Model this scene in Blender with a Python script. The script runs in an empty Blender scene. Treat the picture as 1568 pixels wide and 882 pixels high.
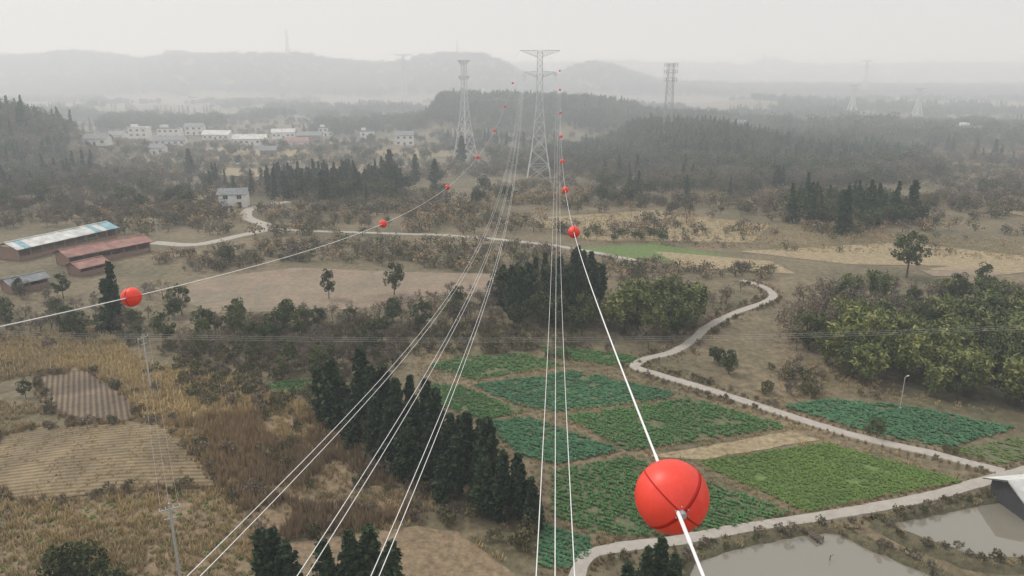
import bpy, bmesh, math, random
import numpy as np
from mathutils import Vector, Matrix
from mathutils.geometry import delaunay_2d_cdt
random.seed(7); rng=np.random.default_rng(7)
S=bpy.context.scene
COL=S.collection
# ------------------------------------------------------------------ camera
CAMZ=45.0; PITCH=math.radians(16.5); F=1120.0
sp,cp=math.sin(PITCH),math.cos(PITCH)
cam=bpy.data.cameras.new("camera"); cam.lens=36*F/1568; cam.sensor_width=36; cam.clip_start=0.1; cam.clip_end=30000
co=bpy.data.objects.new("camera",cam); COL.objects.link(co)
co.location=(0,0,CAMZ); co.rotation_euler=(math.radians(90)-PITCH,0,0); S.camera=co
# ------------------------------------------------------------------ terrain
def vnoise(x,y,seed=0):
    x=np.asarray(x,float); y=np.asarray(y,float)
    xi=np.floor(x).astype(np.int64); yi=np.floor(y).astype(np.int64)
    fx=x-xi; fy=y-yi; fx=fx*fx*(3-2*fx); fy=fy*fy*(3-2*fy)
    def h(a,b):
        v=(a*374761393+b*668265263+seed*974634777)&0x7fffffff
        v=((v^(v>>13))*1274126177)&0x7fffffff
        v=v^(v>>16)
        return (v&0xffff)/65535.0
    return (h(xi,yi)*(1-fx)+h(xi+1,yi)*fx)*(1-fy)+(h(xi,yi+1)*(1-fx)+h(xi+1,yi+1)*fx)*fy
def fbm(x,y,seed=0,o=4):
    s=0;a=.5
    for i in range(o):
        s=s+a*vnoise(x*2**i,y*2**i,seed+i*17); a*=.5
    return s
def sm(a,b,x):
    t=np.clip((x-a)/(b-a),0,1); return t*t*(3-2*t)
def crest(Y0,w,pts,tree):
    xs=[];zs=[]
    for u,v in pts:
        cx=(u-784)/F; cy=(441-v)/F; k=cp+sp*cy
        xs.append(cx/k*Y0); zs.append(max(0,CAMZ+Y0*(-sp+cp*cy)/k-tree))
    return Y0,w,np.array(xs),np.array(zs)
RIDGES=[
 crest(620,75,[(600,190),(655,172),(675,142),(700,138),(760,141),(800,142),(850,140),(900,146),(950,156),(990,162),(1050,168),(1100,175),(1180,195),(1230,215)],8),
 crest(430,60,[(900,270),(945,225),(985,182),(1020,178),(1080,180),(1140,190),(1190,205),(1230,235),(1290,270)],9),
 crest(370,60,[(-500,130),(-100,142),(0,155),(40,182),(100,208),(180,240),(230,262)],8),
 crest(540,70,[(1120,240),(1180,215),(1250,200),(1340,205),(1568,212),(1750,205),(2200,205)],9),
 crest(950,110,[(-600,145),(-300,148),(0,152),(200,155),(400,165),(480,172),(600,172),(760,170),(1050,158),(1150,142),(1250,150),(1350,147),(1568,152),(2100,150)],8),
 crest(1500,170,[(-900,80),(-300,84),(0,86),(60,83),(110,80),(150,84),(185,92),(210,92),(260,83),(330,85),(400,83),(470,84),(520,90),(560,96),(595,97),(640,87),(700,84),(745,86),(770,95),(800,112),(830,118),(860,112),(880,103),(905,97),(935,100),(965,112),(1010,125),(1100,130),(1400,132),(2400,130)],8),
 crest(2300,260,[(-900,100),(0,105),(700,105),(860,103),(960,100),(1040,103),(1100,102),(1145,108),(1175,99),(1195,97),(1222,104),(1300,106),(1400,103),(1568,105),(2400,100)],5),
 crest(3400,300,[(-900,96),(0,98),(700,100),(860,100),(1000,99),(1100,101),(1300,101),(1400,100),(1500,103),(2400,96)],5),
]
def H(x,y):
    x=np.asarray(x,float);y=np.asarray(y,float)
    r=np.hypot(x,y)
    z=(fbm(x/45,y/45,3)-.47)*(1.2+7*sm(230,520,r))
    z=z+2.2*np.exp(-((x+46)/20)**2-((y-78)/22)**2)
    m=np.zeros_like(z)
    for Y0,w,xs,zs in RIDGES:
        wob=(vnoise(x/(w*1.5),y*0+Y0,9)-.5)*w*.5
        p=np.interp(x,xs,zs)
        p=p*(1+.10*(fbm(x/60,y/60,21)-.5)*2)
        m=np.maximum(m,p*np.exp(-((y-Y0-wob)/w)**2))
    return z+m
def G(u,v):
    cx=(u-784)/F; cy=(441-v)/F
    d=np.array([cx,cp+sp*cy,-sp+cp*cy])
    t=np.geomspace(8,6000,3000)
    g=CAMZ+d[2]*t-H(d[0]*t,d[1]*t)
    i=np.argmax(g<0)
    if i==0: i=len(t)-1
    a=g[i-1]/(g[i-1]-g[i]); tt=t[i-1]+a*(t[i]-t[i-1])
    return (float(d[0]*tt),float(d[1]*tt))
def GP(pts): return [G(u,v) for u,v in pts]
def at(u,v,Y):
    cx=(u-784)/F; cy=(441-v)/F; k=cp+sp*cy
    return (cx/k*Y,Y,CAMZ+Y*(-sp+cp*cy)/k)
def hz(x,y): return float(H(x,y))
# ------------------------------------------------------------------ materials
def newmat(name):
    m=bpy.data.materials.new(name); m.use_nodes=True
    nt=m.node_tree; b=nt.nodes["Principled BSDF"]
    b.inputs["Roughness"].default_value=.85
    b.inputs["Specular IOR Level"].default_value=.2
    return m,nt,b
def ramp(nt,cols,pos=None):
    r=nt.nodes.new("ShaderNodeValToRGB"); e=r.color_ramp.elements
    n=len(cols)
    pos=pos or [i/(n-1) for i in range(n)]
    while len(e)<n: e.new(.5)
    for i in range(n):
        e[i].position=pos[i]; e[i].color=(*cols[i],1)
    return r
def nz(nt,scale,detail=5,rough=.6,vec=None,dist=0):
    n=nt.nodes.new("ShaderNodeTexNoise"); n.inputs["Scale"].default_value=scale
    n.inputs["Detail"].default_value=detail; n.inputs["Roughness"].default_value=rough
    n.inputs["Distortion"].default_value=dist
    if vec is None:
        g=nt.nodes.new("ShaderNodeNewGeometry"); vec=g.outputs["Position"]
    nt.links.new(vec,n.inputs["Vector"]); return n
def mixc(nt,fac,a,b,typ='MIX'):
    m=nt.nodes.new("ShaderNodeMix"); m.data_type='RGBA'; m.blend_type=typ
    if isinstance(fac,float): m.inputs[0].default_value=fac
    else: nt.links.new(fac,m.inputs[0])
    for s,i in ((a,6),(b,7)):
        if isinstance(s,tuple): m.inputs[i].default_value=(*s,1)
        else: nt.links.new(s,m.inputs[i])
    return m.outputs[2]
def bump(nt,b,h,strength=.5,dist=.2):
    n=nt.nodes.new("ShaderNodeBump"); n.inputs["Strength"].default_value=strength; n.inputs["Distance"].default_value=dist
    nt.links.new(h,n.inputs["Height"]); nt.links.new(n.outputs[0],b.inputs["Normal"])
def earth(name,cols,s1=.05,s2=1.2,bs=.6,pos=None,amp=(.5,1.4)):
    m,nt,b=newmat(name)
    n1=nz(nt,s1,8,.68); r=ramp(nt,cols,pos); nt.links.new(n1.outputs[0],r.inputs[0])
    n2=nz(nt,s2,6,.7); r2=ramp(nt,[(amp[0],)*3,(amp[1],)*3],[.3,.7]); nt.links.new(n2.outputs[0],r2.inputs[0])
    c=mixc(nt,1.0,r.outputs[0],r2.outputs[0],'MULTIPLY')
    nt.links.new(c,b.inputs["Base Color"]); bump(nt,b,n2.outputs[0],bs,.3); return m
def rowed(name,c1,c2,ang,spacing,dist=2.0,wmix=.5):
    m,nt,b=newmat(name)
    g=nt.nodes.new("ShaderNodeNewGeometry"); mp=nt.nodes.new("ShaderNodeMapping")
    mp.inputs["Rotation"].default_value=(0,0,-ang)
    nt.links.new(g.outputs["Position"],mp.inputs[0])
    w=nt.nodes.new("ShaderNodeTexWave"); w.bands_direction='Y'
    w.inputs["Scale"].default_value=.314/spacing; w.inputs["Distortion"].default_value=dist; w.inputs["Detail"].default_value=2; w.inputs["Detail Scale"].default_value=.2; w.inputs["Detail Roughness"].default_value=.5
    nt.links.new(mp.outputs[0],w.inputs[0])
    n=nz(nt,.8,7,.75)
    f=mixc(nt,wmix,w.outputs[0],n.outputs[0])
    r=ramp(nt,[c1,c2],[.3,.7]); nt.links.new(f,r.inputs[0])
    n3=nz(nt,.15,5); r3=ramp(nt,[(.6,.6,.6),(1.25,1.25,1.25)],[.3,.7]); nt.links.new(n3.outputs[0],r3.inputs[0])
    c=mixc(nt,1.0,r.outputs[0],r3.outputs[0],'MULTIPLY')
    nt.links.new(c,b.inputs["Base Color"]); bump(nt,b,f,.4,.2); return m
def foliage(name,c1,c2,c3):
    m,nt,b=newmat(name)
    oi=nt.nodes.new("ShaderNodeObjectInfo")
    at_=nt.nodes.new("ShaderNodeAttribute"); at_.attribute_name="v"
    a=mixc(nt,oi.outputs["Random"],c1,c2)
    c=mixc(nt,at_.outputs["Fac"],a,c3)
    n=nz(nt,.03,3); r=ramp(nt,[(.70,.72,.78),(1.3,1.25,1.1)],[.3,.7]); nt.links.new(n.outputs[0],r.inputs[0])
    c=mixc(nt,1.0,c,r.outputs[0],'MULTIPLY')
    nt.links.new(c,b.inputs["Base Color"]); b.inputs["Roughness"].default_value=.75; b.inputs["Specular IOR Level"].default_value=.12
    return m
def plain(name,c,rough=.7,metal=0,var=.15,sc=2.0):
    m,nt,b=newmat(name)
    n=nz(nt,sc,5); r=ramp(nt,[tuple(max(0,x*(1-var)) for x in c),tuple(min(1,x*(1+var)) for x in c)],[.3,.7]); nt.links.new(n.outputs[0],r.inputs[0])
    nt.links.new(r.outputs[0],b.inputs["Base Color"]); b.inputs["Roughness"].default_value=rough; b.inputs["Metallic"].default_value=metal
    return m
M={}
M['ground']=earth("ground_mat",[(.08,.085,.047),(.14,.12,.074),(.20,.16,.103),(.11,.12,.06)],.035,.8,.7,[.25,.45,.6,.78])
M['bank']=earth("bank_mat",[(.06,.065,.035),(.11,.10,.06),(.15,.125,.08)],.2,1.5,.7)
M['soil']=earth("soil",[(.18,.14,.10),(.27,.21,.155),(.20,.17,.125),(.31,.26,.20)],.05,1.0,.5,[.3,.45,.58,.72],(.7,1.2))
M['soil2']=earth("dry_soil",[(.17,.125,.08),(.24,.18,.115),(.13,.115,.06)],.08,1.2)
M['cropsoil']=earth("crop_soil",[(.10,.13,.06),(.16,.15,.088)],.1,1.5)
M['straw']=earth("straw_field",[(.24,.19,.115),(.31,.25,.155),(.18,.155,.092)],.06,1.2)
M['grass']=earth("short_grass",[(.10,.16,.05),(.15,.20,.07)],.06,1.2)
M['concrete']=earth("path_concrete",[(.29,.265,.23),(.38,.35,.31),(.33,.31,.27)],.25,1.2,.05,None,(.85,1.12))
M['water'],nt,b=newmat("pond_water"); b.inputs["Base Color"].default_value=(.20,.185,.15,1); b.inputs["Roughness"].default_value=.03; b.inputs["Specular IOR Level"].default_value=.9
n=nz(nt,1.2,3); bump(nt,b,n.outputs[0],.04,.03)
M['cypress']=foliage("cypress_leaf",(.020,.040,.024),(.034,.058,.030),(.052,.078,.038))
M['broad']=foliage("broad_leaf",(.032,.052,.028),(.075,.088,.038),(.10,.12,.05))
M['bamboo']=foliage("bamboo_leaf",(.06,.095,.036),(.14,.16,.055),(.25,.26,.105))
M['bare']=foliage("winter_twig",(.095,.08,.062),(.15,.125,.096),(.205,.175,.14))
M['shrub']=foliage("shrub_leaf",(.052,.064,.032),(.12,.10,.058),(.15,.14,.072))
M['crop']=foliage("crop_leaf",(.065,.17,.06),(.09,.20,.075),(.125,.25,.095))
M['cropb']=foliage("cabbage_leaf",(.052,.145,.078),(.068,.175,.09),(.11,.23,.13))
M['cropy']=foliage("young_crop_leaf",(.10,.18,.045),(.125,.205,.055),(.17,.25,.085))
M['dry']=foliage("dry_grass_blade",(.41,.32,.185),(.31,.255,.135),(.52,.42,.26))
M['reed']=foliage("dry_reed",(.22,.16,.10),(.29,.22,.14),(.38,.29,.19))
M['bark']=plain("bark",(.10,.08,.06),.9)
M['steel']=plain("galvanised_steel",(.58,.59,.60),.6,0)
M['oldsteel']=plain("weathered_steel",(.34,.35,.36),.6,0)
M['wire']=plain("aluminium_wire",(.80,.80,.80),.5,0,.03)
M['white']=plain("white_wall",(.70,.69,.66),.8,0,.15,.6)
M['glass']=plain("window_glass",(.05,.06,.07),.2)
M['greyroof']=plain("grey_roof",(.20,.21,.22),.8,0,.3,.8)
M['redroof']=plain("red_roof",(.29,.165,.14),.8,0,.35,.5)
M['tealroof']=plain("teal_roof",(.22,.37,.43),.6,0,.3,.5)
M['paleroof']=plain("pale_roof",(.54,.55,.53),.7,0,.3,.5)
M['brick']=plain("brick",(.26,.17,.13),.9)
M['pole']=plain("concrete_pole",(.40,.39,.37),.8)
M['dark']=plain("dark_wall",(.06,.06,.065),.7)
def redmat():
    m,nt,b=newmat("marker_red"); n=nz(nt,3,6,.7)
    r=ramp(nt,[(.70,.045,.028),(.88,.075,.045)],[.3,.7]); nt.links.new(n.outputs[0],r.inputs[0]); nt.links.new(r.outputs[0],b.inputs["Base Color"])
    b.inputs["Roughness"].default_value=.42; b.inputs["Specular IOR Level"].default_value=.45; return m
M['red']=redmat(); M['redseam']=plain("marker_seam",(.42,.02,.015),.5)
# ------------------------------------------------------------------ mesh helpers
def mkmesh(name,V,Fc,mats,mi=None,attr=None,smooth=False):
    me=bpy.data.meshes.new(name); me.from_pydata([tuple(v) for v in V],[],[tuple(f) for f in Fc])
    for m in mats: me.materials.append(m)
    if mi is not None: me.polygons.foreach_set("material_index",np.array(mi,dtype=np.int32))
    if attr is not None:
        a=me.attributes.new("v",'FLOAT','POINT'); a.data.foreach_set("value",np.array(attr,dtype=np.float32))
    if smooth: me.polygons.foreach_set("use_smooth",np.ones(len(me.polygons),dtype=bool))
    me.update(); return me
def obj(name,me,loc=(0,0,0),rot=0,parent=None,scale=1):
    o=bpy.data.objects.new(name,me); COL.objects.link(o); o.location=loc; o.rotation_euler=(0,0,rot); o.scale=(scale,)*3 if not isinstance(scale,tuple) else scale
    if parent: o.parent=parent
    return o
class B:
    def __init__(s): s.V=[];s.F=[];s.M=[];s.A=[]
    def box(s,c,sz,m=0,R=None):
        n=len(s.V); hx,hy,hz_=[q/2 for q in sz]
        for a in (-1,1):
            for b_ in (-1,1):
                for c_ in (-1,1):
                    p=Vector((a*hx,b_*hy,c_*hz_))
                    if R is not None: p=R@p
                    s.V.append((p.x+c[0],p.y+c[1],p.z+c[2])); s.A.append(0)
        for f in ((0,1,3,2),(4,6,7,5),(0,4,5,1),(2,3,7,6),(0,2,6,4),(1,5,7,3)):
            s.F.append([n+i for i in f]); s.M.append(m)
    def strut(s,a,b,r,m=0,r2=None,k=4,v=0):
        a=Vector(a);b=Vector(b); d=(b-a)
        if d.length<1e-6: return
        d.normalize(); up=Vector((0,0,1)) if abs(d.z)<.9 else Vector((1,0,0))
        x=d.cross(up).normalized(); y=d.cross(x); n=len(s.V); r2=r if r2 is None else r2
        for p,q in ((a,r),(b,r2)):
            for i in range(k):
                t=2*math.pi*(i+.5)/k; w=p+x*math.cos(t)*q+y*math.sin(t)*q; s.V.append(tuple(w)); s.A.append(v)
        for i in range(k):
            j=(i+1)%k; s.F.append([n+i,n+j,n+k+j,n+k+i]); s.M.append(m)
        s.F.append([n+k+i for i in range(k)]); s.M.append(m)
        s.F.append([n+k-1-i for i in range(k)]); s.M.append(m)
    def quad(s,pts,m=0,v=0):
        n=len(s.V); s.V+= [tuple(p) for p in pts]; s.A+=[v]*len(pts); s.F.append(list(range(n,n+len(pts)))); s.M.append(m)
    def leaves(s,P,size,m=0,v=None,asp=1.0,flat=0.0):
        P=np.asarray(P); N=len(P)
        sz=size*rng.uniform(.6,1.3,N)
        a=rng.normal(size=(N,3)); a/=np.linalg.norm(a,axis=1)[:,None]
        c=rng.normal(size=(N,3)); b_=np.cross(a,c); b_/=np.linalg.norm(b_,axis=1)[:,None]
        a=a*sz[:,None]*asp; b_=b_*sz[:,None]*.6
        vv=rng.uniform(0,1,N) if v is None else np.clip(v+rng.normal(0,.15,N),0,1)
        n=len(s.V)
        Q=np.stack([P-a,P-b_,P+a,P+b_],1).reshape(-1,3)
        s.V+=[tuple(q) for q in Q]; s.A+=list(np.repeat(vv,4))
        for i in range(N): s.F.append([n+4*i,n+4*i+1,n+4*i+2,n+4*i+3]); s.M.append(m)
    def mesh(s,name,mats,smooth=False): return mkmesh(name,s.V,s.F,mats,s.M,s.A,smooth)
def cypress(seed,h=10,R=1.9,nb=110,nl=16,ls=.34):
    global rng; rng=np.random.default_rng(seed)
    b=B(); b.strut((0,0,-.5),(0,0,h*.9),.16,0,.03,6)
    P=[];v=[]
    lean=rng.uniform(-.3,.3,2)
    for i in range(nb):
        t=(i+rng.random())/nb; z=h*(.05+.93*t)
        L=R*(1-t)**.72*rng.uniform(.5,1.25)*(min(1,.55+t*3))
        az=rng.uniform(0,2*math.pi)+.6*math.sin(i)
        base=np.array([lean[0]*t,lean[1]*t,z])
        tip=base+np.array([math.cos(az)*L,math.sin(az)*L,rng.uniform(.1,.5)*L*1.2])
        if i%4==0: b.strut(base,tip,.03,0,.01,3)
        s_=rng.uniform(.25,1,nl)[:,None]**.7
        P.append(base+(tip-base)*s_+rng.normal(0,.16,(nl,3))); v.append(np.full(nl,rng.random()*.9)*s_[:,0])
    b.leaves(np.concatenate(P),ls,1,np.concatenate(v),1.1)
    return b.mesh("cypress_mesh",[M['bark'],M['cypress']])
def broad(seed,h=8,R=2.6,nc=26,nl=52,ls=.25,mat='broad',trunk=True,spread=.75):
    global rng; rng=np.random.default_rng(seed)
    b=B(); zc=h*.6
    if trunk: b.strut((0,0,-.5),(0,0,h*.5),.18,0,.1,6)
    for i in range(nc):
        d=rng.normal(size=3); d/=np.linalg.norm(d); r=rng.uniform(.25,1)**.5
        c=np.array([d[0]*R*r,d[1]*R*r,zc+d[2]*h*.38*r])
        if trunk: b.strut((0,0,h*.35),c,.06,0,.02,4)
        q=rng.normal(size=(nl,3)); q/=np.linalg.norm(q,axis=1)[:,None]; q*=(rng.uniform(.3,1,nl)**.5)[:,None]*spread*rng.uniform(.7,1.3)*R*.42
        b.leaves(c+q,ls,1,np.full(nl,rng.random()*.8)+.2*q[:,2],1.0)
    return b.mesh("broadleaf_mesh",[M['bark'],M[mat]])
def bamboo(seed,h=10,nc=34,nl=50):
    global rng; rng=np.random.default_rng(seed); b=B()
    for i in range(nc):
        az=rng.uniform(0,6.28); L=h*rng.uniform(.6,1.08); out=rng.uniform(.6,3.2); br=rng.uniform(0,1.3)
        bx,by=math.cos(az)*br,math.sin(az)*br
        def p(t): 
            t=np.asarray(t); o=out*t**2.6
            return np.stack([bx+np.cos(az)*o,by+np.sin(az)*o,L*(t-.22*t**4)],-1)
        T=np.linspace(0,1,6); q=p(T)
        for k in range(5): b.strut(q[k],q[k+1],.035*(1-.15*k),0,None,3)
        t=rng.uniform(.25,1,nl)**.75; w=rng.normal(0,.42,(nl,3))*(.5+.7*np.sin(t*3.1))[:,None]
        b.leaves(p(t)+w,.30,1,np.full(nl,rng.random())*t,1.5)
    return b.mesh("bamboo_mesh",[M['bark'],M['bamboo']])
def bare(seed,h=7,leaf=350):
    global rng; rng=np.random.default_rng(seed); b=B(); tips=[]
    def br(p,d,L,r,dep):
        e=p+d*L; b.strut(p,e,r,0 if dep<2 else 1,r*.6,3,v=rng.random()*.6)
        if dep>=4: tips.append(e); return
        for k in range(3 if dep else 5):
            nd=d+rng.normal(0,.55,3)+np.array([0,0,.12]); nd/=np.linalg.norm(nd)
            s_=rng.uniform(.5,1); br(p+d*L*s_,nd,L*rng.uniform(.5,.75),max(.022,r*.5),dep+1)
    br(np.zeros(3)-np.array([0,0,.3]),np.array([0,0,1.]),h*.38,.13,0)
    T=np.array(tips)[rng.integers(0,len(tips),leaf)]+rng.normal(0,.28,(leaf,3))
    b.leaves(T,.15,1,None,1.2)
    return b.mesh("bare_tree_mesh",[M['bark'],M['bare']])
def lod(seed,h,R,n,ls,mat,cone):
    global rng; rng=np.random.default_rng(seed); b=B()
    b.strut((0,0,-1),(0,0,h*.7),.15,0,.05,3)
    if cone:
        t=rng.uniform(0,1,n)**1.15; az=rng.uniform(0,6.28,n); cl=.7+.3*np.sin(az*3+t*17)
        r=R*(1-t)**.7*rng.uniform(.5,1.05,n)*cl
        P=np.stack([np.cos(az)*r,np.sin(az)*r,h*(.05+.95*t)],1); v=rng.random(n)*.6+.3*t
    else:
        nc=11; C=rng.normal(size=(nc,3)); C/=np.linalg.norm(C,axis=1)[:,None]; C*=rng.uniform(.3,1,nc)[:,None]
        C=C*[R,R,h*.33]+[0,0,h*.6]; k=rng.integers(0,nc,n); P=C[k]+rng.normal(0,R*.25,(n,3)); v=(k/nc)*.8
    b.leaves(P,ls,1,v,1.0); return b.mesh("far_tree_mesh",[M['bark'],M[mat]])
def rosette(seed,mat,r=.3,n=8,h=.25):
    global rng; rng=np.random.default_rng(seed); b=B()
    for i in range(n):
        a=6.283*i/n+rng.uniform(-.3,.3); L=r*rng.uniform(.7,1.2); w=L*.42; z=h*rng.uniform(.5,1.3)
        d=np.array([math.cos(a),math.sin(a),0]); s_=np.array([-d[1],d[0],0])
        p0=np.array([0,0,.02]); p1=d*L*.55+[0,0,z]; p2=d*L+[0,0,z*.75]; v=rng.random()
        b.quad([p0,p1-s_*w,p2,p1+s_*w],0,v)
    return b.mesh("crop_plant_mesh",[M[mat]])
def tuft(seed,mat,n=17,h=.7,r=.35,w=.042,lean=.5):
    global rng; rng=np.random.default_rng(seed); b=B()
    for i in range(n):
        a=rng.uniform(0,6.28); br=r*rng.random(); L=h*rng.uniform(.5,1.2); l=lean*rng.random()*L
        p=np.array([math.cos(a)*br,math.sin(a)*br,-.05]); q=p+np.array([math.cos(a)*l,math.sin(a)*l,L]); c=rng.uniform(0,6.28); s_=np.array([math.cos(c),math.sin(c),0])*w
        v=rng.random(); md=(p+q)/2-np.array([math.cos(a)*l*.2,math.sin(a)*l*.2,0])
        b.quad([p-s_,p+s_,md+s_,md-s_],0,v*.6); b.quad([md-s_,md+s_,q],0,v)
    return b.mesh("tuft_mesh",[M[mat]])
def mkcol(name,meshes):
    c=bpy.data.collections.new(name)
    for i,me in enumerate(meshes):
        o=bpy.data.objects.new("%s_%02d"%(name,i),me); c.objects.link(o)
    c["n"]=len(meshes); return c
CY=[cypress(10+i,10,[1.7,2.1,1.5,1.9][i]) for i in range(4)]
BR=[broad(20+i,8,[2.6,3.0,2.3][i]) for i in range(3)]
BA=[bamboo(30+i) for i in range(3)]
BT=[bare(40+i) for i in range(4)]
SH=[broad(50+i,2.2,1.3,9,32,.19,'shrub',False,1.0) for i in range(3)]
SD=[broad(55+i,2.2,1.3,8,30,.19,'bare',False,1.0) for i in range(2)]
C={'cypress':mkcol("cypress_proto",CY),'broad':mkcol("broad_proto",BR),'bamboo':mkcol("bamboo_proto",BA),'bare':mkcol("bare_proto",BT),'shrub':mkcol("shrub_proto",SH+SD),
 'winter':mkcol("winter_proto",[BT[0],SD[0],BT[1],SH[2],BT[2],SD[1],BT[3],BT[1],BR[2]]),
 'fcy':mkcol("far_cypress",[lod(60+i,10,1.9,420,.42,'cypress',True) for i in range(3)]),
 'fbr':mkcol("far_broad",[lod(70+i,7.5,3.0,420,.42,'broad',False) for i in range(3)]),
 'fba':mkcol("far_bare",[lod(80+i,6.5,2.8,380,.34,m,False) for i,m in enumerate(['bare','shrub','bare'])]),
 'fsh':mkcol("far_shrub",[lod(85+i,2.6,1.8,110,.27,m,False) for i,m in enumerate(['bare','shrub','shrub','reed'])]),
 'crop':mkcol("crop_proto",[rosette(90+i,'crop') for i in range(3)]),
 'cropb':mkcol("cabbage_proto",[rosette(95+i,'cropb',.34,9,.2) for i in range(3)]),
 'cropy':mkcol("youngcrop_proto",[rosette(99+i,'cropy',.25,7,.16) for i in range(3)]),
 'dry':mkcol("dry_proto",[tuft(110+i,'dry') for i in range(3)]),
 'reed':mkcol("reed_proto",[tuft(120+i,'reed',22,1.5,.45,.045,.25) for i in range(3)]),
}
rng=np.random.default_rng(99)
# ------------------------------------------------------------------ geometry nodes scatter
def scatter(name,P,coll,smin=.8,smax=1.2,tilt=.05,sz=None):
    P=np.asarray(P); N=len(P)
    if N==0: return
    me=bpy.data.meshes.new(name); me.vertices.add(N); me.vertices.foreach_set("co",P.astype(np.float32).ravel())
    s_=rng.uniform(smin,smax,N) if sz is None else sz
    a=me.attributes.new("scl",'FLOAT','POINT'); a.data.foreach_set("value",s_.astype(np.float32))
    R=np.stack([rng.normal(0,tilt,N),rng.normal(0,tilt,N),rng.uniform(0,6.283,N)],1)
    a=me.attributes.new("rotv",'FLOAT_VECTOR','POINT'); a.data.foreach_set("vector",R.astype(np.float32).ravel())
    a=me.attributes.new("pick",'INT','POINT'); a.data.foreach_set("value",rng.integers(0,coll["n"],N).astype(np.int32))
    o=bpy.data.objects.new(name,me); COL.objects.link(o)
    ng=bpy.data.node_groups.new(name,'GeometryNodeTree')
    ng.interface.new_socket(name="Geometry",in_out='INPUT',socket_type='NodeSocketGeometry')
    ng.interface.new_socket(name="Geometry",in_out='OUTPUT',socket_type='NodeSocketGeometry')
    gi=ng.nodes.new("NodeGroupInput"); go=ng.nodes.new("NodeGroupOutput")
    ip=ng.nodes.new("GeometryNodeInstanceOnPoints"); ci=ng.nodes.new("GeometryNodeCollectionInfo")
    ci.inputs["Collection"].default_value=coll; ci.inputs["Separate Children"].default_value=True; ci.inputs["Reset Children"].default_value=True
    ip.inputs["Pick Instance"].default_value=True
    L=ng.links.new
    def na(n,t):
        q=ng.nodes.new("GeometryNodeInputNamedAttribute"); q.data_type=t; q.inputs["Name"].default_value=n; return q.outputs["Attribute"]
    L(gi.outputs[0],ip.inputs["Points"]); L(ci.outputs[0],ip.inputs["Instance"])
    L(na("scl",'FLOAT'),ip.inputs["Scale"]); L(na("rotv",'FLOAT_VECTOR'),ip.inputs["Rotation"]); L(na("pick",'INT'),ip.inputs["Instance Index"])
    L(ip.outputs[0],go.inputs[0])
    md=o.modifiers.new("scatter",'NODES'); md.node_group=ng
    return o
def inpoly(X,Y,poly):
    ins=np.zeros(len(X),bool); n=len(poly); j=n-1
    for i in range(n):
        xi,yi=poly[i]; xj,yj=poly[j]
        c=((yi>Y)!=(yj>Y))
        with np.errstate(divide='ignore',invalid='ignore'):
            t=(xj-xi)*(Y-yi)/(yj-yi+1e-12)+xi
        ins^=(c&(X<t)); j=i
    return ins
EXCL=[]; ROADS=[]; CLEAR=[]
def free(X,Y,roadpad=.4,skip=()):
    ok=np.ones(len(X),bool)
    for n,p in EXCL:
        if n in skip: continue
        ok&=~inpoly(X,Y,p)
    for pts,w in ROADS:
        for k in range(0,len(pts),1):
            ok&=((X-pts[k][0])**2+(Y-pts[k][1])**2)>(w/2+roadpad)**2
    return ok
def fillpts(poly,dens,excl=True,pad=.4,clump=None,clear=False):
    a=np.array(poly); x0,y0=a.min(0); x1,y1=a.max(0)
    N=int((x1-x0)*(y1-y0)*dens)
    X=rng.uniform(x0,x1,N); Y=rng.uniform(y0,y1,N); k=inpoly(X,Y,poly)
    if clump: k&=fbm(X/clump[0],Y/clump[0],clump[2] if len(clump)>2 else 5)>clump[1]
    if clear:
        for c in CLEAR: k&=~inpoly(X,Y,c)
    X,Y=X[k],Y[k]
    if excl: k=free(X,Y,pad); X,Y=X[k],Y[k]
    return np.stack([X,Y,H(X,Y)],1)
def edgepts(poly,dens,w,closed=True):
    out=[]; n=len(poly)
    for i in range(n if closed else n-1):
        a=np.array(poly[i]);b_=np.array(poly[(i+1)%n]); L=np.linalg.norm(b_-a); k=int(L*dens)
        t=rng.random(k)[:,None]; out.append(a+(b_-a)*t+rng.normal(0,w,(k,2)))
    o=np.concatenate(out); return np.stack([o[:,0],o[:,1],H(o[:,0],o[:,1])],1)
def rough_edge(poly,step,amp):
    out=[];n=len(poly)
    for i in range(n):
        a=np.array(poly[i]);b_=np.array(poly[(i+1)%n]); L=np.linalg.norm(b_-a); k=max(1,int(L/step))
        for j in range(k):
            p=a+(b_-a)*j/k; out.append((p[0]+rng.uniform(-amp,amp),p[1]+rng.uniform(-amp,amp)))
    return out
def drape(name,poly,mat,step=2,zoff=.06,amp=.2,flat=None):
    p=rough_edge(poly,step,amp); n=len(p)
    a=np.array(p); x0,y0=a.min(0);x1,y1=a.max(0)
    gx,gy=np.meshgrid(np.arange(x0+step/2,x1,step),np.arange(y0+step/2,y1,step)); gx=gx.ravel();gy=gy.ravel()
    k=inpoly(gx,gy,p); V=[Vector(q) for q in p]+[Vector(q) for q in zip(gx[k],gy[k])]
    r=delaunay_2d_cdt(V,[],[list(range(n))],1,1e-4)
    W=np.array([(v.x,v.y) for v in r[0]]); z=H(W[:,0],W[:,1])+zoff if flat is None else np.full(len(W),flat)
    me=mkmesh(name,np.column_stack([W,z]),r[2],[mat],smooth=True)
    bm=bmesh.new(); bm.from_mesh(me)
    for f in bm.faces:
        if f.normal.z<0: f.normal_flip()
    bm.to_mesh(me); bm.free()
    return obj(name,me)
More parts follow.
